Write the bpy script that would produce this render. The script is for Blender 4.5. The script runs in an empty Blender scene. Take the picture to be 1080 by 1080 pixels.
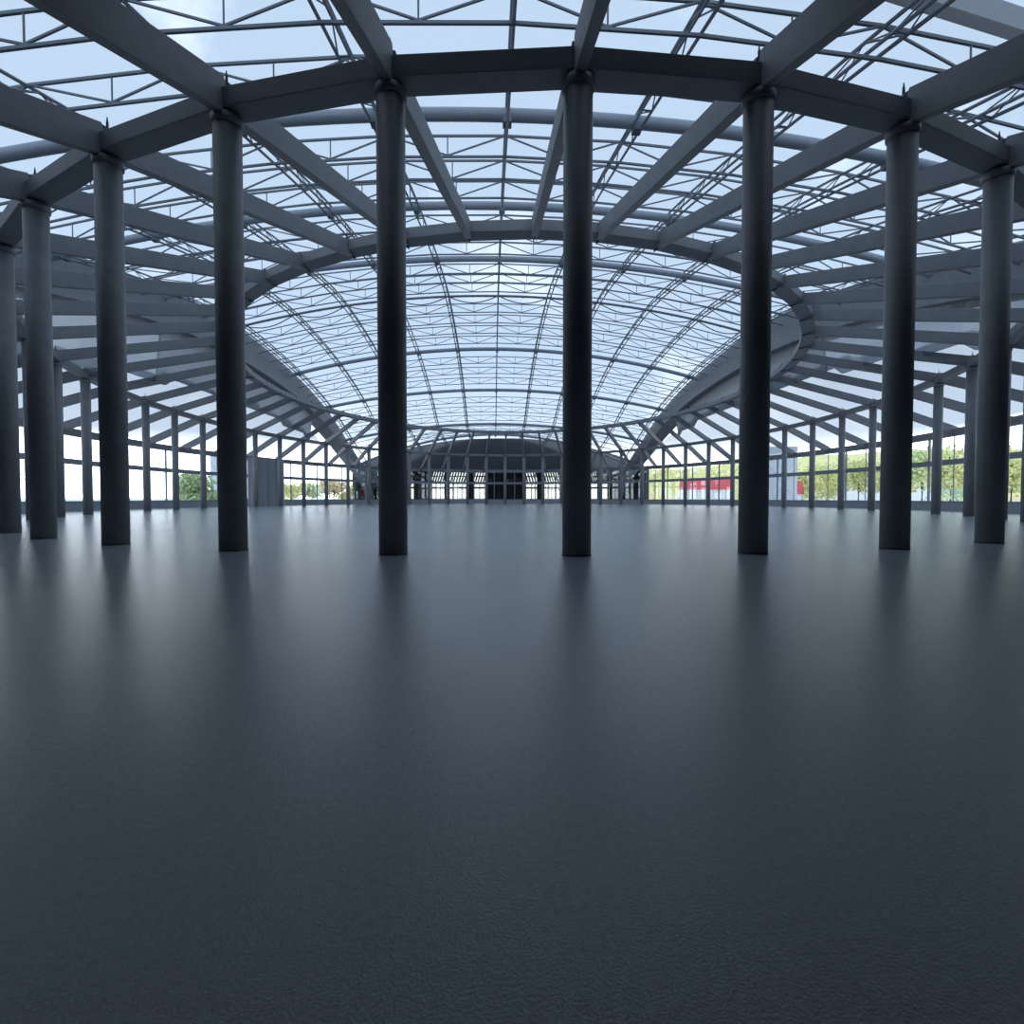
import bpy, math, random
from mathutils import Vector, noise
random.seed(7)
PI = math.pi
U = 1.7                      # metres per camera height
X0, Y0 = -1.798, -48.7565    # where the photographer stands in the plan of the hall
PITCH, YAW = 0.0274, 0.0376
C = bpy.context.scene.collection

# ------------------------------------------------------------------ materials
def mat(name, rgb, rough=0.6, metal=0.0, var=0.0, scale=3.0, bump=0.0, bscale=60.0, spec=0.5):
    m = bpy.data.materials.new(name); m.use_nodes = True
    nt = m.node_tree; b = nt.nodes['Principled BSDF']
    b.inputs['Base Color'].default_value = (*rgb, 1)
    b.inputs['Roughness'].default_value = rough
    b.inputs['Metallic'].default_value = metal
    b.inputs['Specular IOR Level'].default_value = spec
    tc = nt.nodes.new('ShaderNodeTexCoord')
    if var > 0:
        n = nt.nodes.new('ShaderNodeTexNoise'); n.inputs['Scale'].default_value = scale; n.inputs['Detail'].default_value = 5
        r = nt.nodes.new('ShaderNodeValToRGB')
        r.color_ramp.elements[0].position = 0.3; r.color_ramp.elements[1].position = 0.7
        r.color_ramp.elements[0].color = (*[c*(1-var) for c in rgb], 1)
        r.color_ramp.elements[1].color = (*[min(1, c*(1+var)) for c in rgb], 1)
        nt.links.new(tc.outputs['Object'], n.inputs['Vector'])
        nt.links.new(n.outputs['Fac'], r.inputs['Fac']); nt.links.new(r.outputs['Color'], b.inputs['Base Color'])
    if bump > 0:
        n = nt.nodes.new('ShaderNodeTexNoise'); n.inputs['Scale'].default_value = bscale; n.inputs['Detail'].default_value = 4
        bp = nt.nodes.new('ShaderNodeBump'); bp.inputs['Strength'].default_value = bump; bp.inputs['Distance'].default_value = 0.01
        nt.links.new(tc.outputs['Object'], n.inputs['Vector'])
        nt.links.new(n.outputs['Fac'], bp.inputs['Height']); nt.links.new(bp.outputs['Normal'], b.inputs['Normal'])
    return m
def glass_mat(name, tint, gloss, rough=0.05, cloudy=0.0):
    m = bpy.data.materials.new(name); m.use_nodes = True
    nt = m.node_tree; nt.nodes.clear()
    o = nt.nodes.new('ShaderNodeOutputMaterial'); t = nt.nodes.new('ShaderNodeBsdfTransparent'); g = nt.nodes.new('ShaderNodeBsdfGlossy')
    mx = nt.nodes.new('ShaderNodeMixShader')
    t.inputs['Color'].default_value = (*tint, 1); g.inputs['Roughness'].default_value = rough
    g.inputs['Color'].default_value = (.9, .95, 1, 1)
    mx.inputs[0].default_value = gloss
    nt.links.new(t.outputs[0], mx.inputs[1]); nt.links.new(g.outputs[0], mx.inputs[2])
    last = mx
    if cloudy > 0:                                    # a little dust and film on the panes
        d = nt.nodes.new('ShaderNodeBsdfTranslucent'); d.inputs['Color'].default_value = (.8, .86, .93, 1)
        m2 = nt.nodes.new('ShaderNodeMixShader'); m2.inputs[0].default_value = cloudy
        nt.links.new(mx.outputs[0], m2.inputs[1]); nt.links.new(d.outputs[0], m2.inputs[2]); last = m2
    nt.links.new(last.outputs[0], o.inputs['Surface'])
    return m

M = {
 'steel': mat('painted_steel', (.205, .217, .24), .55, var=.08, scale=1.2),
 'column': mat('column_paint', (.21, .222, .24), .5, var=.10, scale=1.5, bump=.15, bscale=25),
 'truss': mat('truss_paint', (.14, .165, .20), .5, var=.06),
 'tube': mat('arch_paint', (.26, .30, .36), .4, var=.05),
 'darkplate': mat('dark_joint_plate', (.05, .055, .065), .6, var=.1),
 'frame': mat('window_frame_paint', (.22, .25, .30), .5, var=.06),
 'plinth': mat('plinth_concrete', (.30, .33, .38), .7, var=.08),
 'panel': mat('grey_metal_panel', (.33, .35, .40), .5, var=.05),
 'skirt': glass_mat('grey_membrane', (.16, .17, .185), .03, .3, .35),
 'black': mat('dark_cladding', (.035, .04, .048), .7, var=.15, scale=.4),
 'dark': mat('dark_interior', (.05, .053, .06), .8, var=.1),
 'glass': glass_mat('window_glass', (.93, .96, .97), .05, .02),
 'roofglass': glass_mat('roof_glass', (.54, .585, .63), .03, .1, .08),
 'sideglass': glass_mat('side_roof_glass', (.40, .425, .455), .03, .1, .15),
 'farglass': glass_mat('hazy_window_glass', (.62, .61, .58), .04, .1, .1),
 'paving': mat('outdoor_paving', (.8, .8, .78), .9, var=.08, scale=.3),
 'trunk': mat('bark', (.16, .12, .09), .9, var=.3),
 'yellow': mat('yellow_leaves', (.96, .90, .42), .8, var=.25, scale=.6),
 'green': mat('green_leaves', (.66, .76, .42), .8, var=.25, scale=.6),
 'orange': mat('orange_leaves', (.95, .70, .42), .8, var=.25, scale=.6),
 'olive': mat('olive_leaves', (.82, .80, .38), .8, var=.3, scale=.6),
 'red': mat('red_cladding', (.75, .10, .12), .6, var=.05),
 'white': mat('white_render', (.85, .85, .85), .7, var=.03),
 'pale': mat('pale_grey_cladding', (.60, .64, .70), .6, var=.04),
 'teal': mat('teal_paint', (.30, .62, .62), .6, var=.05),
 'hill': mat('autumn_slope', (.78, .70, .36), .95, var=.3, scale=.15),
}
# floor: dark blue grey screed with a fine grain and a dull sheen
fm = bpy.data.materials.new('floor_screed'); fm.use_nodes = True
nt = fm.node_tree; b = nt.nodes['Principled BSDF']
tc = nt.nodes.new('ShaderNodeTexCoord')
n1 = nt.nodes.new('ShaderNodeTexNoise'); n1.inputs['Scale'].default_value = 26; n1.inputs['Detail'].default_value = 6; n1.inputs['Roughness'].default_value = .7
r1 = nt.nodes.new('ShaderNodeValToRGB'); r1.color_ramp.elements[0].position = .3; r1.color_ramp.elements[1].position = .7
r1.color_ramp.elements[0].color = (.235, .252, .268, 1); r1.color_ramp.elements[1].color = (.305, .325, .345, 1)
bp = nt.nodes.new('ShaderNodeBump'); bp.inputs['Strength'].default_value = .5; bp.inputs['Distance'].default_value = .006
n2 = nt.nodes.new('ShaderNodeTexNoise'); n2.inputs['Scale'].default_value = 75; n2.inputs['Detail'].default_value = 3
nt.links.new(tc.outputs['Object'], n1.inputs['Vector']); nt.links.new(tc.outputs['Object'], n2.inputs['Vector'])
nt.links.new(n1.outputs['Fac'], r1.inputs['Fac']); nt.links.new(r1.outputs['Color'], b.inputs['Base Color'])
nt.links.new(n2.outputs['Fac'], bp.inputs['Height']); nt.links.new(bp.outputs['Normal'], b.inputs['Normal'])
b.inputs['Roughness'].default_value = .235; b.inputs['Specular IOR Level'].default_value = .6
M['floor'] = fm

# ------------------------------------------------------------------ mesh helpers
def P(x, y, z):                      # plan units (camera height = 1, floor at z = -1) to metres
    return Vector((x*U, y*U, (z+1)*U))
class MB:
    def __init__(s): s.v = []; s.f = []
    def bar(s, p0, p1, w, h, mode='c'):
        """box beam from p0 to p1, width w, height h; mode 'b': the points lie on its underside"""
        d = (p1-p0).normalized()
        side = d.cross(Vector((0, 0, 1)))
        if side.length < 1e-4: side = Vector((1, 0, 0))
        side.normalize(); up = side.cross(d).normalized()
        lo, hi = (0, h) if mode == 'b' else (-h/2, h/2)
        n = len(s.v)
        for p in (p0, p1):
            for a, c in ((-w/2, lo), (w/2, lo), (w/2, hi), (-w/2, hi)):
                s.v.append(p + side*a + up*c)
        s.f += [(n, n+1, n+5, n+4), (n+1, n+2, n+6, n+5), (n+2, n+3, n+7, n+6), (n+3, n, n+4, n+7), (n+3, n+2, n+1, n), (n+4, n+5, n+6, n+7)]
    def tri(s, p0, p1, r):
        """thin round rod, as a hexagonal prism"""
        s.sweep([p0, p1], r, 6)
    def box(s, x0, x1, y0, y1, z0, z1):
        n = len(s.v)
        for z in (z0, z1):
            for x, y in ((x0, y0), (x1, y0), (x1, y1), (x0, y1)): s.v.append(Vector((x, y, z)))
        s.f += [(n+3, n+2, n+1, n), (n+4, n+5, n+6, n+7), (n, n+1, n+5, n+4), (n+1, n+2, n+6, n+5), (n+2, n+3, n+7, n+6), (n+3, n, n+4, n+7)]
    def sweep(s, pts, r, seg=12):
        n = len(s.v); K = len(pts)
        for i, p in enumerate(pts):
            d = (pts[min(i+1, K-1)] - pts[max(i-1, 0)]).normalized()
            a = d.cross(Vector((0, 0, 1)))
            if a.length < 1e-3: a = Vector((1, 0, 0))
            a.normalize(); c = a.cross(d)
            for k in range(seg):
                t = 2*PI*k/seg; s.v.append(p + a*math.cos(t)*r + c*math.sin(t)*r)
        for i in range(K-1):
            for k in range(seg):
                q = n+i*seg
                s.f.append((q+k, q+(k+1) % seg, q+seg+(k+1) % seg, q+seg+k))
        s.f.append(tuple(range(n, n+seg))); s.f.append(tuple(range(n+(K-1)*seg+seg-1, n+(K-1)*seg-1, -1)))
    def lathe(s, prof, seg=40):
        n = len(s.v)
        for r, z in prof:
            for k in range(seg):
                t = 2*PI*k/seg; s.v.append(Vector((r*math.cos(t), r*math.sin(t), z)))
        for i in range(len(prof)-1):
            for k in range(seg):
                q = n+i*seg; s.f.append((q+k, q+(k+1) % seg, q+seg+(k+1) % seg, q+seg+k))
        s.f.append(tuple(range(n+seg-1, n-1, -1))); q = n+(len(prof)-1)*seg; s.f.append(tuple(range(q, q+seg)))
    def loft(s, rows, closed=True):
        """rows of equally many points, joined row to row"""
        n = len(s.v); k = len(rows[0])
        for r in rows: s.v += r
        for i in range(len(rows)-1):
            for j in range(k if closed else k-1):
                q = n+i*k; s.f.append((q+j, q+(j+1) % k, q+k+(j+1) % k, q+k+j))
        if closed:
            s.f.append(tuple(range(n+k-1, n-1, -1))); q = n+(len(rows)-1)*k; s.f.append(tuple(range(q, q+k)))
    def quad(s, a, b, c, d):
        n = len(s.v); s.v += [a, b, c, d]; s.f.append((n, n+1, n+2, n+3))
    def build(s, name, m, parent=None, smooth=False, origin=None, bevel=0):
        me = bpy.data.meshes.new(name)
        off = origin if origin is not None else Vector((0, 0, 0))
        me.from_pydata([tuple(v-off) for v in s.v], [], s.f); me.update()
        me.materials.append(m)
        if smooth:
            for p in me.polygons: p.use_smooth = len(p.vertices) == 4
        o = bpy.data.objects.new(name, me); C.objects.link(o)
        if parent is not None:
            o.parent = parent
            if origin is not None: o.location = off - parent.location
        elif origin is not None: o.location = off
        if bevel:
            b = o.modifiers.new('bevel', 'BEVEL'); b.width = bevel; b.segments = 2; b.limit_method = 'ANGLE'
        return o
def thing(o, label, cat, group=None):
    o['label'] = label; o['category'] = cat
    if group: o['group'] = group
    return o
def empty(name, loc, label, cat, group=None):
    o = bpy.data.objects.new(name, None); C.objects.link(o); o.location = loc; o.empty_display_size = .3
    return thing(o, label, cat, group)
def struct(o): o['kind'] = 'structure'; return o
def catmull(tab, x):
    if x <= tab[0][0]: return tab[0][1]
    for i in range(len(tab)-1):
        if x <= tab[i+1][0]:
            x0, y0 = tab[i]; x1, y1 = tab[i+1]
            m0 = (y1-tab[i-1][1])/(x1-tab[i-1][0]) if i > 0 else (y1-y0)/(x1-x0)
            m1 = (tab[i+2][1]-y0)/(tab[i+2][0]-x0) if i+2 < len(tab) else (y1-y0)/(x1-x0)
            h = x1-x0; t = (x-x0)/h
            return (2*t**3-3*t*t+1)*y0+(t**3-2*t*t+t)*h*m0+(-2*t**3+3*t*t)*y1+(t**3-t*t)*h*m1
    return tab[-1][1]
def px_of(x, y, z):                   # only used to word the labels
    x -= X0; y -= Y0
    X = x*math.cos(YAW)-y*math.sin(YAW); Y = x*math.sin(YAW)+y*math.cos(YAW)
    d = Y*math.cos(PITCH)-z*math.sin(PITCH); u = Y*math.sin(PITCH)+z*math.cos(PITCH)
    if d < .3: return None
    return 540+540*X/d, 540-540*u/d

# ------------------------------------------------------------------ plan of the hall: three ellipses, 56 bays
NB = 56; T0 = -.0115
def tt(i): return T0 + i*2*PI/NB
COLR, INNR, OUTR = (28.95, 39.87), (21.84, 29.28), (34.2, 47.2)
def ell(ab, t, dy=0.0): return ab[0]*math.sin(t), -ab[1]*math.cos(t)+dy
ZC, ZI, ZE = 7.15, 9.73, 4.75         # undersides of ring beam, inner ring, eave
IDY = -.31
def colp(i, z=ZC): x, y = ell(COLR, tt(i)); return P(x, y, z)
def innp(i, z=ZI): x, y = ell(INNR, tt(i), IDY); return P(x, y, z)
def outp(i, z=ZE+.15): x, y = ell(OUTR, tt(i)); return P(x, y, z)

# ---- wording: every column is told by where it stands
ORD = ['first', 'second', 'third', 'fourth', 'fifth', 'sixth', 'seventh', 'eighth', 'ninth', 'tenth']
CARD = ['one', 'two', 'three', 'four', 'five', 'six', 'seven', 'eight', 'nine']
front = {i: n for n, i in enumerate(range(-5, 4))}
fpx = {n: px_of(*ell(COLR, tt(i)), -1)[0] for i, n in front.items()}
desc = {}
for i in front: desc[i] = '%s front column' % ORD[front[i]]
gaps = {}
inview = []
for i in range(-28, 28):
    if i in front: inview.append(i); continue
    q = px_of(*ell(COLR, tt(i)), -1)
    if q is None or q[0] < -260 or q[0] > 1340: continue
    inview.append(i)
    g = sum(1 for n in fpx if fpx[n] < q[0])
    gaps.setdefault(g, []).append((q[0], i))
for g, L in gaps.items():
    L.sort()
    for k, (x, i) in enumerate(L):
        if g == 0: desc[i] = 'left edge back column %s' % CARD[k]
        elif g == 9: desc[i] = 'right edge back column %s' % CARD[k]
        else: desc[i] = '%s back column between front columns %s and %s' % (ORD[k], CARD[g-1], CARD[g])
for i in range(-28, 28): desc.setdefault(i, None)

# ------------------------------------------------------------------ columns
RC = .25*U; HC = (ZC+1)*U
proto = empty('column', P(*ell(COLR, tt(0)), -1), '', 'column', 'round columns of the ring')
mb = MB(); mb.lathe([(RC, 0), (RC, HC-.20*U)]); sh = mb.build('shaft', M['column'], proto, smooth=True)
mb = MB(); mb.lathe([(RC*.98, HC-.22*U), (RC*1.12, HC-.20*U), (RC*1.14, HC-.07*U), (RC*1.02, HC-.05*U), (RC*.9, HC)]); co = mb.build('collar', M['column'], proto, smooth=True)
mb = MB(); mb.lathe([(RC*1.03, .0), (RC*1.03, .035), (RC, .05)]); ba = mb.build('base_ring', M['darkplate'], proto, smooth=True)
mb = MB()
mb.bar(Vector((0, 0, HC-.04)), Vector((0, 0, HC+.62*U)), .46*U, .035*U)
mb.lathe([(.028*U, HC+.55*U), (.024*U, HC+.72*U), (.008*U, HC+.84*U)], 10)
gu = mb.build('joint_fin', M['darkplate'], proto)
for i in inview:
    if i == 0: r = proto
    else:
        r = proto.copy(); C.objects.link(r)
        for ch in (sh, co, ba, gu):
            c = ch.copy(); C.objects.link(c); c.parent = r
    x, y = ell(COLR, tt(i)); r.location = P(x, y, -1)
    r.rotation_euler = (0, 0, math.atan2(math.cos(tt(i))*COLR[0], math.sin(tt(i))*COLR[1])*-1)
    if i in front: r['label'] = 'tall dark round column, %s of the nine big front columns from the left' % ORD[front[i]]
    else: r['label'] = 'slender grey round column standing as %s' % desc[i]
# ------------------------------------------------------------------ ring beams, inner ring, rafters
def near(i): return desc.get(((i+28) % 56)-28)
for i in range(-28, 28):
    j = i+1
    da = near(i); db = near(j)
    if da or db:
        a, c = colp(i), colp(j)
        o = MB(); o.bar(a, c, .47*U, .36*U, 'b')
        o = o.build('ring_beam', M['steel'], origin=(a+c)/2, bevel=.02)
        nr = da if i >= 0 else db                     # the end nearer the camera
        if i in front and j in front: lab = 'dark ring beam spanning from the %s to the %s' % (da, db)
        elif da and db: lab = 'ring beam from %s toward far end' % nr
        else: lab = 'grey ring beam leaving the picture edge at %s' % (da or db)
        thing(o, lab, 'beam', 'beams of the column ring')
    # inner ring
    a, c = innp(i), innp(j)
    e = empty('inner_ring_beam', (a+c)/2, '', 'beam', 'beams of the inner ring')
    b1 = MB(); b1.bar(a, c, .70*U, .40*U, 'b'); b1.build('box_beam', M['steel'], e, origin=(a+c)/2, bevel=.02)
    b2 = MB(); rr = Vector((a.x, a.y, 0)).normalized(); hh = a+Vector((0, 0, .22*U))
    b2.bar(hh-rr*.365*U, hh+rr*.365*U, .045*U, .56*U); b2.build('joint_plate', M['darkplate'], e, origin=(a+c)/2)
    nr = (da or db) if i >= 0 else (db or da)
    if i in front and j in front: e['label'] = 'inner ring piece between the rafters of the %s and the %s' % (da, db)
    elif da and db: e['label'] = 'inner ring piece just beyond rafter of %s' % nr
    else: e['label'] = 'inner ring piece opposite the %s edge of the picture%s' % ('right' if i >= 0 else 'left', ', nearer one' if (i in (4, -6)) else '')
for i in range(-28, 28):
    d = desc[i]
    if d:
        a, c = colp(i, ZC), innp(i, ZI-.08)
        e = empty('inner_rafter', a, 'grey rafter rising inward from %s' % d, 'rafter', 'inner rafters')
        o = MB(); o.bar(a, c, .25*U, .54*U, 'b'); o.build('rafter_beam', M['steel'], e, origin=a, bevel=.02)
        a, c = colp(i, ZC), outp(i, ZE+.02)
        e = empty('outer_rafter', a, 'grey rafter sloping out to eaves from %s' % d, 'rafter', 'outer rafters')
        o = MB(); o.bar(a, c, .19*U, .62*U, 'b'); o.build('rafter_beam', M['steel'], e, origin=a, bevel=.02)

# ------------------------------------------------------------------ eaves, rails, plinth and windows of the perimeter
FINE = 4
def outring(z, k0, k1):
    return [P(*ell(OUTR, tt(k0+k/FINE)), z) for k in range((k1-k0)*FINE+1)]
K0, K1 = 6, 50                       # bays of the near end open into the added unseen enclosure behind
def ringband(name, z0, z1, w, m):
    mb = MB(); rows = []
    for k in range((K1-K0)*FINE+1):
        t = tt(K0+k/FINE); x, y = ell(OUTR, t)
        n = Vector((math.sin(t)*OUTR[1], -math.cos(t)*OUTR[0])).normalized()
        rows.append([P(x+n.x*s*w/2, y+n.y*s*w/2, z) for s, z in ((-1, z0), (1, z0), (1, z1), (-1, z1))])
    mb.loft(rows); return struct(mb.build(name, m))
ringband('trim_1', ZE-.05, ZE+.50, .40, M['steel'])
ringband('trim_2', 2.55, 2.95, .30, M['frame'])
ringband('baseboard_hall', -1, -.36, .34, M['plinth'])
ringband('trim_3', -.36, -.29, .42, M['frame'])
wn = 0
for i in range(K0, K1):
    wn += 1
    a, c = P(*ell(OUTR, tt(i)), 0), P(*ell(OUTR, tt(i+1)), 0)
    mb = MB()
    mid = (a+c)/2
    zlo, zhi = (-.30+1)*U, (ZE+1)*U
    def at(q, z): return Vector((q.x, q.y, z))
    mb.bar(at(a, zlo), at(a, zhi), .05*U, .06*U)
    mb.bar(at(a, zlo+.04), at(c, zlo+.04), .10*U, .08*U); mb.bar(at(a, zhi-.04), at(c, zhi-.04), .10*U, .08*U)
    mid2 = a.lerp(c, .5)
    mb.bar(at(mid2, zlo), at(mid2, zhi), .14*U, .12*U)
    f = struct(mb.build('window_%d' % wn, M['frame']))
    g = MB(); g.bar(at(a, (zlo+zhi)/2), at(c, (zlo+zhi)/2), .012*U, zhi-zlo); g.build('pane', M['glass'], f)
    if i % 2 == 0 or 36 < i < 48:
        n = Vector((mid.x/OUTR[0]**2, mid.y/OUTR[1]**2, 0)).normalized()*.9*U
        r = MB(); r.tri(at(a+n, -.0*U), at(c+n, 5.2*U), .016*U); r.tri(at(c+n, 0), at(a+n, 5.2*U), .016*U)
        r.build('brace_rod', M['truss'], f)
# folded grey metal wall panel standing in front of the left windows
mb = MB(); rows = []
ks = [-18.15+q*.16 for q in range(9)]
for q, k in enumerate(ks):
    f = .965 if q % 2 else .985
    x, y = OUTR[0]*f*math.sin(tt(k)), -OUTR[1]*f*math.cos(tt(k))
    rows.append([P(x, y, -1), P(x+.1, y, -1), P(x+.1, y, 5.0), P(x, y, 5.0)])
mb.loft(rows); struct(mb.build('wall_left', M['panel']))

# ------------------------------------------------------------------ floor and ground
mb = MB()
K = 160
T1 = math.asin(30/(OUTR[0]+.1))
mb.v = [P(-30, -85, -1), P(30, -85, -1)] + [P(*ell((OUTR[0]+.1, OUTR[1]+.1), T1+(2*PI-2*T1)*k/K), -1) for k in range(K+1)]
mb.f = [tuple(range(K+3))]
struct(mb.build('floor', M['floor']))
mb = MB(); mb.quad(P(-900, -900, -1.02), P(900, -900, -1.02), P(900, 900, -1.02), P(-900, 900, -1.02)); struct(mb.build('ground_outside', M['paving']))
# unseen dark slabs behind and overhead, added to shade the near columns and beams
def slab(name, x0, x1, y0, y1, z0, z1, m):
    mb = MB(); a, c = P(x0, y0, z0), P(x1, y1, z1); mb.box(a.x, c.x, a.y, c.y, a.z, c.z); return struct(mb.build(name, m))
slab('ceiling_unseen_blocker', -30, 30, -85, 7.7+Y0, 8.0, 8.4, M['black'])  # added out of view to block roof light over the camera
slab('gable_unseen_blocker', -24, 22, 7.1+Y0, 7.7+Y0, 8.4, 10.3, M['black'])  # added above the frame, keeps vault light off the near beam faces
slab('wall_unseen_blocker_back', -30, 30, -85.6, -85, -1, 7.95, M['dark'])  # this and the two side walls are added to keep the rear dark
slab('wall_unseen_blocker_left', -30.6, -30, -85.6, -26, -1, 7.95, M['dark'])
slab('wall_unseen_blocker_right', 30, 30.6, -85.6, -26, -1, 7.95, M['dark'])

# ------------------------------------------------------------------ the glass vault
XC, HW = -1.3, 23.0
APEX = [(-6, 6.2), (0, 8.1), (7.5, 10.5), (17.55, 13.2), (27, 15.5), (36.5, 17.16), (45.4, 18.05), (58.3, 17.15), (69, 14.8), (79, 11.7), (88, 11.2), (97, 11.3)]
EDGE = [(-6, -1), (0, 2.2), (7.5, 6.2), (17.55, 9.8), (27, 12.4), (36.5, 14.2), (45.4, 14.9), (58.3, 14.0), (69, 12.2), (76, 10.2), (79, 9.1), (85.6, 6.9), (95, 3.2), (99, -1)]
def vz(x, Y):                         # roof height at plan x (from the vault axis), distance Y
    A, E = catmull(APEX, Y), catmull(EDGE, Y)
    return A-(A-E)*(x/HW)**2
def V(x, Y, dz=0.0): return P(XC+x, Y+Y0, vz(x, Y)+dz)
NX, LX = 10, 4.4
XS = [-HW]+[k*LX for k in range(-5, 6)]+[HW]
# glazing skin
YS = [7.4+k*2.24 for k in range(41)]
mb = MB(); rows = [[V(-HW+2*HW*k/24, Y, .16) for k in range(25)] for Y in YS]
mb.loft(rows, closed=False); struct(mb.build('ceiling_vault', M['roofglass']))
# arches
AY = [9.5, 17.55, 27, 36.5, 45.4, 58.3, 69, 79, 88]
flat = {45.4}
names = {9.5: 'thick round tube arch of the vault high above the camera', 17.55: 'thick round tube arch seen just beneath the nearest ring beam',
 27: 'round tube arch of the vault just above the near inner ring', 36.5: 'round tube arch of the vault first beyond the near inner ring',
 45.4: 'thin dark vault arch with a hanging cable truss below it', 58.3: 'tube arch of the vault next beyond the thin cable-trussed arch',
 69: 'tube arch of the vault second beyond the thin cable-trussed arch', 79: 'far tube arch of the vault just above the far inner ring', 88: 'farthest low arch of the vault over the dark far hall'}
for Y in AY:
    pts = [V(-HW+2*HW*k/48, Y, -.35) for k in range(49)]
    mb = MB(); mb.sweep(pts, (.205 if Y not in flat else .10)*U, 14)
    a = mb.build('roof_arch', M['tube'] if Y not in flat else M['truss'], smooth=True)
    thing(a, names[Y], 'arch', 'arches of the glass vault')
    br = MB()
    if Y in flat:                     # lenticular cable under the thin arch, bay by bay
        for k in range(-5, 5):
            q = [V((k+u/8)*LX, Y, -.35-.6*math.sin(PI*u/8)) for u in range(9)]
            br.sweep(q, .045*U, 6); br.tri(V((k+.5)*LX, Y, -.35), V((k+.5)*LX, Y, -.5), .04*U)
        br.build('hanging_cable', M['truss'], a)
    else:
        for k in range(-5, 6):
            br = MB(); p = V(k*LX, Y, -.6); br.box(p.x-.25, p.x+.25, p.y-.3, p.y+.3, p.z-.12, p.z+.3)
            br.build('bracket', M['truss'], a)
# cross trusses every 2.5
TY = []
for q in range(len(AY)-1):
    n = 3 if q == 0 else 4 if AY[q+1]-AY[q] < 12 else 5
    TY += [(AY[q]+(AY[q+1]-AY[q])*k/n, q, k) for k in range(1, n)]
place = ['between the first two tube arches above the near ring beam', 'between the arch at the near ring beam and the near inner ring',
 'over the near inner ring', 'before the thin cable-trussed arch', 'beyond the thin cable-trussed arch', 'in the bay before the last but one arch', 'above the far inner ring', 'over the start of the dark far hall']
for Y, q, k in TY:
    e = empty('cross_truss', V(0, Y), '', 'roof truss', 'cross trusses of the glass vault')
    if q < 0: e['label'] = 'fine cross truss highest overhead, nearest the camera'
    else: e['label'] = '%s cross truss %s' % (ORD[k-1], place[q])
    T = MB(); Bm = MB(); W = MB(); D = .78
    o = V(0, Y)
    pts = [V(x, Y) for x in XS]; low = [V(x, Y, -D) for x in XS]
    for a, c in zip(pts, pts[1:]): T.bar(a, c, .065*U, .075*U)
    for a, c in zip(low, low[1:]): Bm.bar(a, c, .065*U, .075*U)
    for s in range(-5, 5):
        m = V((s+.5)*LX, Y, -D+.02); tp = V((s+.5)*LX, Y)
        for x in (s*LX, (s+1)*LX): W.bar(V(x, Y), m, .045*U, .05*U)
        W.bar(tp, m, .045*U, .045*U) if False else W.tri(tp, m, .025*U)
    T.build('top_chord', M['truss'], e, origin=o); Bm.build('bottom_chord', M['truss'], e, origin=o); W.build('web_bars', M['truss'], e, origin=o)
# long trusses running away from the camera
side = {-5: 'outermost left', -4: 'fourth left', -3: 'third left', -2: 'second left', -1: 'first left', 0: 'middle', 1: 'first right', 2: 'second right', 3: 'third right', 4: 'fourth right', 5: 'outermost right'}
LY = [8+k*2.4 for k in range(37)]
for s in range(-5, 6):
    x = s*LX
    e = empty('long_truss', V(x, 40), '', 'roof truss', 'long trusses of the glass vault')
    o = V(x, 40)
    if s == 0:
        e['label'] = 'single slender ridge bar running along the middle of the vault'
        T = MB(); T.sweep([V(x, Y, -.05) for Y in LY], .07*U, 8); T.build('ridge_bar', M['truss'], e, origin=o)
        T = MB(); T.sweep([V(x, Y, -.75) for Y in LY], .05*U, 8); T.build('lower_bar', M['truss'], e, origin=o)
        continue
    e['label'] = 'long three-chord truss of the vault, %s of the ridge bar' % side[s]
    T = MB(); T.sweep([V(x, Y, -.05) for Y in LY], .05*U, 6); T.build('top_chord', M['truss'], e, origin=o)
    for w in (-.16, .16):
        T = MB(); T.sweep([V(x+w, Y, -.5) for Y in LY], .05*U, 6); T.build('bottom_chord', M['truss'], e, origin=o)
    W = MB()
    for a, c in zip(LY, LY[1:]):
        m = (a+c)/2
        for w in (-.16, .16):
            W.tri(V(x, a, -.05), V(x+w, m, -.5), .022*U); W.tri(V(x+w, m, -.5), V(x, c, -.05), .022*U)
        W.tri(V(x-.16, m, -.5), V(x+.16, m, -.5), .028*U)
    W.build('web_bars', M['truss'], e, origin=o)
# short box beam closing the near edge of the vault, seen in the top right corner
mb = MB(); mb.bar(P(6.0+X0, 11.1+Y0, 11.6), P(17.5+X0, 13.4+Y0, 11.3), .3*U, .55*U, 'b')
thing(mb.build('edge_beam', M['truss'], bevel=.02), 'dark box beam crossing the top right corner of the picture', 'beam')
# great box arches carrying the sides of the vault
for sgn, nm in ((-1, 'left'), (1, 'right')):
    rows = []
    for k in range(86):
        Y = 7.8+k*(91.2/85)
        E = catmull(EDGE, Y)
        t = min(1, max(0, 1-abs(Y-46)/52)); h = 1.3+1.3*t; w = 1.3+1.0*t
        xi = XC+sgn*HW; xo = XC+sgn*(HW+w)
        y = Y+Y0
        rows.append([P(xi, y, E+.1-h), P(xo, y, E-.1-h), P(xo, y, E+.25), P(xi, y, E+.25)])
    mb = MB(); mb.loft(rows)
    thing(mb.build('edge_box_arch', M['steel']), 'great grey box arch curving down along the %s vault side' % nm, 'arch', 'box arches at the sides of the vault')
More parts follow.
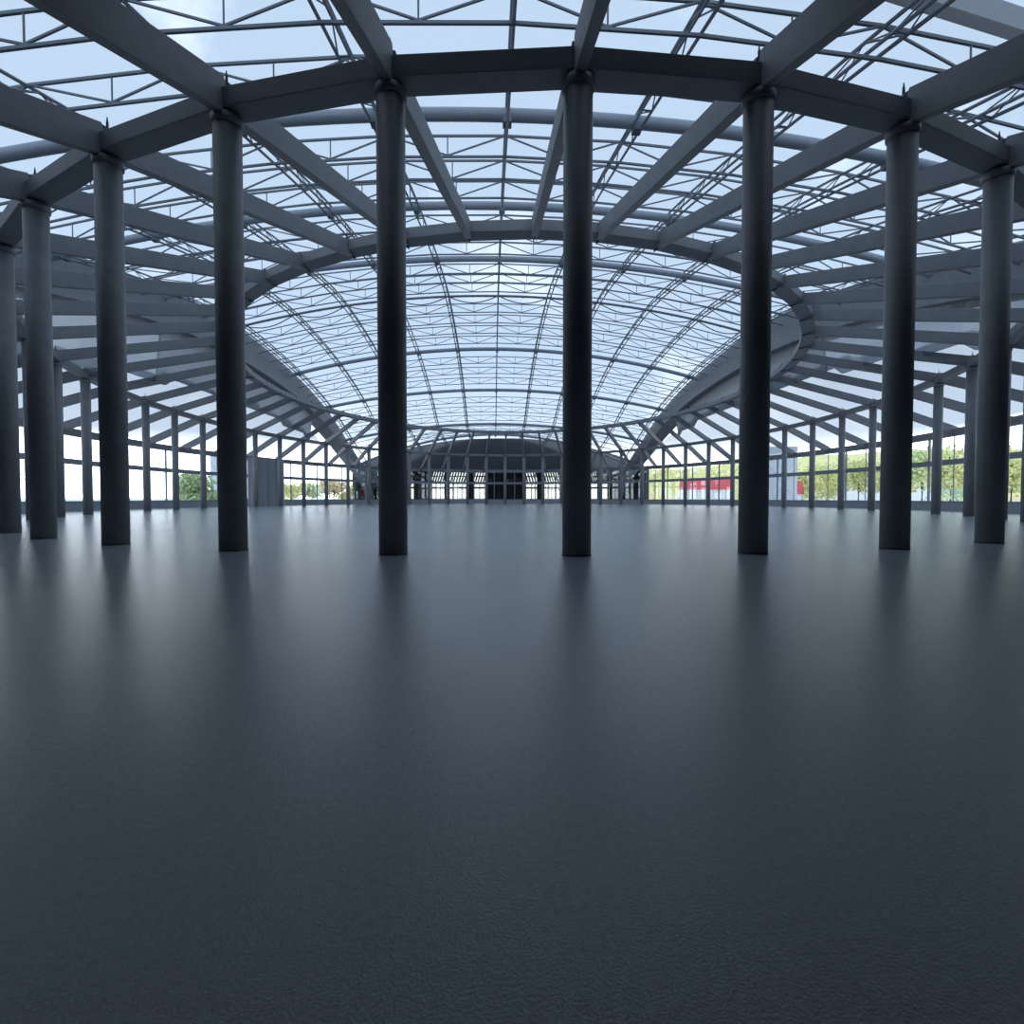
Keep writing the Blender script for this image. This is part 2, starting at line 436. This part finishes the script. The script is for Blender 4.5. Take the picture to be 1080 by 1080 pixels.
# side roof glazing on the rafters, outside the vault
XE = HW+1.0
mb = MB()
def prof(i, u):                       # u = 0 eaves, 1 column ring, 2 inner ring: point on top of the rafters
    t = tt(i)
    if u <= 1:
        a, z = ell(OUTR, t), ZE+.68; c, z1 = ell(COLR, t), ZC+.66; r = u
    else:
        a, z = ell(COLR, t), ZC+.66; c, z1 = ell(INNR, t, IDY), ZI+.53; r = u-1
    return (a[0]+(c[0]-a[0])*r, a[1]+(c[1]-a[1])*r, z+(z1-z)*r)
for i in range(4, 52):
    for q in range(12):
        u0, u1 = q/6, (q+1)/6
        c4 = [prof(i, u0), prof(i+1, u0), prof(i+1, u1), prof(i, u1)]
        if i+.5 > 24.5 and i < 31.5: continue
        if all(abs(p[0]-XC) < XE for p in c4): continue
        c4 = [(XC+math.copysign(max(abs(p[0]-XC), XE-.001), p[0]-XC), p[1], p[2]) for p in c4]
        mb.quad(*[P(*p) for p in c4])
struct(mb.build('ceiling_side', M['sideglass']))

# grey wall skirt between each box arch and the side glazing below it
def glaze_z(x, y):
    best = None
    for k in range(0, 200):
        t = PI*k/200*(1 if x > 0 else -1)
        for u in (0, .25, .5, .75, 1, 1.25, 1.5, 1.75, 2):
            p = prof((t-T0)/(2*PI/NB), u); d = (p[0]-x)**2+(p[1]-y)**2
            if best is None or d < best[0]: best = (d, p[2])
    return best[1]
for sgn, nm in ((-1, 'left'), (1, 'right')):
  for part in (0, 1):
    rows = []
    for k in range(31):
        Y = (37+k*1.0) if part else (12+k*25/30); E = catmull(EDGE, Y); t = max(0, 1-abs(Y-46)/52)
        h = 1.3+1.3*t; x = XC+sgn*XE; zb = glaze_z(x, Y+Y0)-.3
        zt = max(E-h+.3, zb+.02)
        xt = XC+sgn*(HW+.55)
        rows.append([P(xt, Y+Y0, zt), P(x, Y+Y0, zb), P(x+sgn*.15, Y+Y0, zb), P(xt+sgn*.15, Y+Y0, zt)])
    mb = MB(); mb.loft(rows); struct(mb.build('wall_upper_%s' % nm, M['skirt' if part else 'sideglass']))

# ------------------------------------------------------------------ dark hall at the far end
FY = 97.6+Y0
def arcz(x): return 11.35-5.2*(abs(x)/27.5)**2.2
mb = MB(); rows = []
n = 40
for k in range(n+1):
    x = -27.5+55*k/n; z = arcz(x)
    rows.append([P(x, FY, 5.25), P(x, FY+1.2, 5.25), P(x, FY+1.2, z), P(x, FY, z)])
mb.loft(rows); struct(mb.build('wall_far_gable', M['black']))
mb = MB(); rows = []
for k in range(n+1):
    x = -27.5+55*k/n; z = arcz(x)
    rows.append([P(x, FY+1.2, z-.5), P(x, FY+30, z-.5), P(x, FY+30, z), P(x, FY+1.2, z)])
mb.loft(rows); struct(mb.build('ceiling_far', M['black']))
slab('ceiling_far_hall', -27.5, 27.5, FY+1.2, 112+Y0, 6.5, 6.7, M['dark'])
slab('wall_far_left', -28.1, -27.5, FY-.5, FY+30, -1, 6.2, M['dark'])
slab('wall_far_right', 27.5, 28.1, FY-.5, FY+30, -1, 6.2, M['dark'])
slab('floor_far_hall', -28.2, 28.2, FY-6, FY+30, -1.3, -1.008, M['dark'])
BY = 112.0
def bx(px): return (px-519.7)/540*BY*1.0+X0      # plan x of a spot on the far wall
wins = [(433, 437), (456, 469), (474.5, 491.5), (500.5, 511.5), (555, 566.5), (574.5, 590), (608, 618), (624, 631), (636, 642.5), (647, 650.5)]
edges = [-27.5]; 
mb = MB(); yb0, yb1 = BY+Y0, BY+Y0+.6
def wb(x0, x1, z0, z1):
    a, c = P(x0, yb0, z0), P(x1, yb1, z1); mb.box(a.x, c.x, a.y, c.y, a.z, c.z)
prev = -27.5
for p, q in wins:
    a, c = bx(p), bx(q); wb(prev, a, -1, 6.5); prev = c
    wb(a, c, -1, -.45); wb(a, c, 2.05, 2.4); wb(a, c, 3.1, 3.5); wb(a, c, 5.9, 6.5)
    for m in range(1, max(1, int((c-a)/.8))): x = a+(c-a)*m/max(1, int((c-a)/.8)); wb(x-.06, x+.06, -.45, 3.1)
wb(prev, 27.5, -1, 6.5)
struct(mb.build('wall_far', M['dark']))
k = 0
for p, q in wins:
    a, c = bx(p), bx(q)
    mb = MB(); m = int((c-a)/.62)+1
    s = 1 if p < 520 else -1
    for r in range(m+1):
        x = a+(c-a)*r/m
        mb.bar(P(x-.35*s, yb0+.3, 3.5), P(x+.35*s, yb0+.3, 5.95), .42*U, .3*U)
    mb.bar(P(a, yb0+.3, 4.7), P(c, yb0+.3, 4.7), .2*U, .22*U)
    k += 1
    wf = struct(mb.build('window_far_%d' % k, M['dark']))
    g = MB(); g.bar(P(a, yb0+.45, 2.7), P(c, yb0+.45, 2.7), .02, 6.2*U); g.build('pane', M['farglass'], wf)

# ------------------------------------------------------------------ outdoors
def foliage(mb, c, rx, ry, rz, n, s):
    for _ in range(n):
        while True:
            d = Vector((random.uniform(-1, 1), random.uniform(-1, 1), random.uniform(-1, 1)))
            if .25 < d.length < 1: break
        f = 1+.25*noise.noise(d*2.2+c*.1)
        p = c+Vector((d.x*rx, d.y*ry, d.z*rz))*f
        a = Vector((random.gauss(0, 1), random.gauss(0, 1), random.gauss(0, 1))).normalized()
        b2 = a.orthogonal().normalized(); b3 = a.cross(b2)
        q = len(mb.v); w = s*random.uniform(.6, 1.3)
        mb.v += [p+b2*w, p+b3*w, p-b2*w, p-b3*w]; mb.f.append((q, q+1, q+2, q+3))
def spot(px, Y):                      # a place outside, seen in direction px at distance Y
    X = (px-540)/540*Y
    return X*math.cos(YAW)+Y*math.sin(YAW)+X0, -X*math.sin(YAW)+Y*math.cos(YAW)+Y0
def tree(px, Y, h, r, m, label):
    x, y = spot(px, Y); b = P(x, y, -1)
    e = empty('tree', b, label, 'tree', 'trees outside the windows')
    t = MB(); t.sweep([b, b+Vector((.1, 0, h*.3*U)), b+Vector((-.1, .1, h*.75*U))], .18*U, 8); t.build('trunk', M['trunk'], e, origin=b)
    f = MB()
    for c in range(9):
        o = Vector((random.uniform(-.55, .55)*r*U, random.uniform(-.5, .5)*r*U, h*U*random.uniform(.26, .8)))
        foliage(f, b+o, r*.62*U, r*.62*U, h*.24*U, 260, .34)
    f.build('crown', M[m], e, origin=b)
TR = [(205, 62, 4.2, 2.2, 'green', 'small round green tree outside the left windows'),
 (308, 120, 4.6, 3.4, 'yellow', 'low yellow tree outside, right of the folded grey wall panel'),
 (330, 125, 4.8, 3.6, 'green', 'low green tree outside the left windows past the folded panel'),
 (352, 120, 5.4, 3.2, 'orange', 'orange autumn tree outside the left windows near the box arch foot'),
 (372, 126, 4.6, 3.2, 'yellow', 'yellow tree outside, right beside the left foot of the box arch'),
 (690, 150, 11, 7, 'yellow', 'tall yellow tree outside, just right of the right box arch foot'),
 (722, 165, 12, 8, 'olive', 'broad olive green tree behind the red shed'),
 (758, 160, 13, 8, 'yellow', 'broad yellow tree behind the right end of the red shed'),
 (792, 150, 12, 7, 'olive', 'olive tree behind the tall dark eighth big column'),
 (846, 92, 6.2, 3.0, 'yellow', 'yellow tree outside beside the pale clad block'),
 (872, 95, 7.5, 4.2, 'yellow', 'yellow tree outside between the pale block and the grey right windows'),
 (905, 88, 8.2, 4.2, 'olive', 'olive yellow tree in the second right window from the pale block'),
 (940, 84, 8.5, 4.0, 'yellow', 'yellow tree outside hidden partly by the eighth front column'),
 (972, 78, 8.6, 3.8, 'green', 'green leafy tree outside just right of the eighth front column'),
 (1002, 72, 9.0, 4.2, 'yellow', 'bright yellow tree outside left of the ninth front column'),
 (1066, 66, 8.8, 4.2, 'yellow', 'yellow tree outside at the right edge of the picture')]
for a in TR: tree(*a)
# slope of autumn woodland on the right
def slope_mat():
    m = mat('autumn_wood_slope', (.8, .7, .3), .95); nt = m.node_tree; b = nt.nodes['Principled BSDF']
    tc = nt.nodes.new('ShaderNodeTexCoord'); n = nt.nodes.new('ShaderNodeTexNoise'); n.inputs['Scale'].default_value = .09; n.inputs['Detail'].default_value = 6
    r = nt.nodes.new('ShaderNodeValToRGB'); c = r.color_ramp
    c.elements[0].position = .34; c.elements[0].color = (.62, .66, .34, 1); c.elements[1].position = .66; c.elements[1].color = (.86, .60, .42, 1)
    for p, q in ((.44, (.80, .80, .36, 1)), (.50, (.92, .86, .34, 1)), (.56, (.93, .82, .40, 1))):
        e = c.elements.new(p); e.color = q
    nt.links.new(tc.outputs['Object'], n.inputs['Vector']); nt.links.new(n.outputs['Fac'], r.inputs['Fac']); nt.links.new(r.outputs['Color'], b.inputs['Base Color'])
    return m
mb = MB(); rows = []
for k in range(60):
    px = 640+k*12; r = []; g = min(1, max(0, (px-690)/240))
    for Y, z in ((150, -1), (170, 4), (200, 9+3*g), (225, 12+7*g), (250, 13+10*g), (300, 14+12*g)):
        x, y = spot(px, Y); a = 1 if Y > 160 else 0
        r.append(P(x, y, z+a*(1.4*noise.noise(Vector((k*.35, Y*.05, 0)))+.8*noise.noise(Vector((k*1.1, Y*.1, 5))))))
    rows.append(r)
mb.loft(rows, closed=False); struct(mb.build('hillside', slope_mat(), smooth=True))
# red shed with white pilasters
def shed(px0, px1, Y, name, label, cat, zt, zr, mtop, mlow, step):
    x0, y0 = spot(px0, Y); x1, y1 = spot(px1, Y)
    e = empty(name, P(x0, y0, -1), label, cat)
    o = P(x0, y0, -1)
    a, c = P(x0, y0, 0), P(x1, y1, 0)
    d = Vector((0, 1, 0))*4*U
    t = MB(); t.bar(Vector((a.x, a.y, (zr+1)*U))+d*.5, Vector((c.x, c.y, (zr+1)*U))+d*.5, 4*U, (zt-zr)*U, 'b'); t.build('upper_wall', M[mtop], e, origin=o)
    t = MB(); t.bar(Vector((a.x, a.y, 0))+d*.55, Vector((c.x, c.y, 0))+d*.55, 3.8*U, (zr+1)*U, 'b'); t.build('lower_wall', M[mlow], e, origin=o)
    L = (c-a).length; n = max(1, int(L/(step*U))); t = MB()
    for k in range(n+1):
        p = a.lerp(c, k/n); t.box(p.x-.12, p.x+.12, p.y-.1, p.y+.3, 0, (zr+1)*U)
    t.build('pilasters', M['pale'], e, origin=o)
    return e
shed(722, 775, 135, 'shed', 'long red shed with white lower wall outside the right windows', 'building', 5.0, 2.2, 'red', 'white', 1.1)
shed(660, 671, 128, 'kiosk', 'small orange red kiosk outside by the right box arch foot', 'building', 2.6, -.2, 'red', 'white', 1.0)
shed(840, 847, 80, 'kiosk', 'small red kiosk outside beside the pale clad block', 'building', 2.6, .6, 'red', 'white', 1.2)
shed(223, 241, 75, 'office_block', 'pale grey office block outside, left of the fourth front column', 'building', 6.6, 1.2, 'pale', 'pale', 1.0)
shed(800, 841, 66, 'clad_block', 'pale grey clad block outside, seen between seventh and eighth front columns', 'building', 6.6, -.8, 'pale', 'pale', 1.3)
def fence(px0, px1, Y, label, m, z):
    x0, y0 = spot(px0, Y); x1, y1 = spot(px1, Y); a, c = P(x0, y0, -1), P(x1, y1, -1)
    e = empty('fence', a, label, 'fence')
    t = MB(); n = int((c-a).length/(.45*U))
    for k in range(n+1): p = a.lerp(c, k/n); t.box(p.x-.08, p.x+.08, p.y-.04, p.y+.04, 0, (z+1)*U)
    t.build('pickets', M[m], e, origin=a)
    t = MB()
    for zz in (.3, z+.8): t.bar(a+Vector((0, 0, zz*U)), c+Vector((0, 0, zz*U)), .08, .12)
    t.build('rails', M[m], e, origin=a)
x0, y0 = spot(852, 104); x1, y1 = spot(985, 104)
mb = MB(); mb.bar(P(x0, y0, -1), P(x1, y1, -1), .5*U, 3.0*U, 'b')
thing(mb.build('boundary_wall', M['white'], bevel=.03), 'low white boundary wall outside in front of the autumn trees', 'wall')
fence(990, 1018, 58, 'teal picket fence outside, just left of the ninth front column', 'teal', 1.0)
fence(700, 776, 126, 'white picket fence in front of the red shed', 'white', 1.4)

# ------------------------------------------------------------------ sky
w = bpy.data.worlds.new('sky'); bpy.context.scene.world = w; w.use_nodes = True
nt = w.node_tree; nt.nodes.clear()
out = nt.nodes.new('ShaderNodeOutputWorld'); bg = nt.nodes.new('ShaderNodeBackground')
tc = nt.nodes.new('ShaderNodeTexCoord'); sp = nt.nodes.new('ShaderNodeSeparateXYZ')
rp = nt.nodes.new('ShaderNodeValToRGB')
cr = rp.color_ramp
cr.elements[0].position = 0.0; cr.elements[0].color = (2.6, 2.7, 2.8, 1)
cr.elements[1].position = 1.0; cr.elements[1].color = (.54, .66, .80, 1)
e = cr.elements.new(.08); e.color = (2.3, 2.4, 2.5, 1)
e = cr.elements.new(.11); e.color = (.78, .88, 1.0, 1)
e = cr.elements.new(.25); e.color = (.60, .72, .87, 1)
e = cr.elements.new(.50); e.color = (.56, .67, .80, 1)
nz = nt.nodes.new('ShaderNodeTexNoise'); nz.inputs['Scale'].default_value = 3.4; nz.inputs['Detail'].default_value = 7; nz.inputs['Roughness'].default_value = .55
cl = nt.nodes.new('ShaderNodeValToRGB'); cl.color_ramp.elements[0].position = .56; cl.color_ramp.elements[1].position = .70
cl.color_ramp.elements[0].color = (0, 0, 0, 1); cl.color_ramp.elements[1].color = (1, 1, 1, 1)
mx = nt.nodes.new('ShaderNodeMix'); mx.data_type = 'RGBA'; mx.inputs[7].default_value = (1.05, 1.12, 1.2, 1)
nt.links.new(tc.outputs['Generated'], sp.inputs[0]); nt.links.new(sp.outputs['Z'], rp.inputs['Fac'])
nt.links.new(tc.outputs['Generated'], nz.inputs['Vector']); nt.links.new(nz.outputs['Fac'], cl.inputs['Fac'])
nt.links.new(cl.outputs['Color'], mx.inputs[0]); nt.links.new(rp.outputs['Color'], mx.inputs[6])
nt.links.new(mx.outputs[2], bg.inputs['Color']); bg.inputs['Strength'].default_value = 1.65
nt.links.new(bg.outputs[0], out.inputs['Surface'])

# ------------------------------------------------------------------ camera and view
cam = bpy.data.cameras.new('camera'); co_ = bpy.data.objects.new('camera', cam); C.objects.link(co_)
cam.sensor_width = 36; cam.lens = 18; cam.clip_end = 5000; cam.clip_start = .05
co_.location = P(X0, Y0, 0); co_.rotation_euler = (PI/2-PITCH, 0, -YAW)
sc = bpy.context.scene; sc.camera = co_
sc.view_settings.view_transform = 'Standard'; sc.view_settings.look = 'None'
sc.view_settings.exposure = 0.1; sc.view_settings.gamma = 1.0; sc.view_settings.use_curve_mapping = False
sc.cycles.use_denoising = True
sc.cycles.transparent_max_bounces = 24
sc.cycles.max_bounces = 8
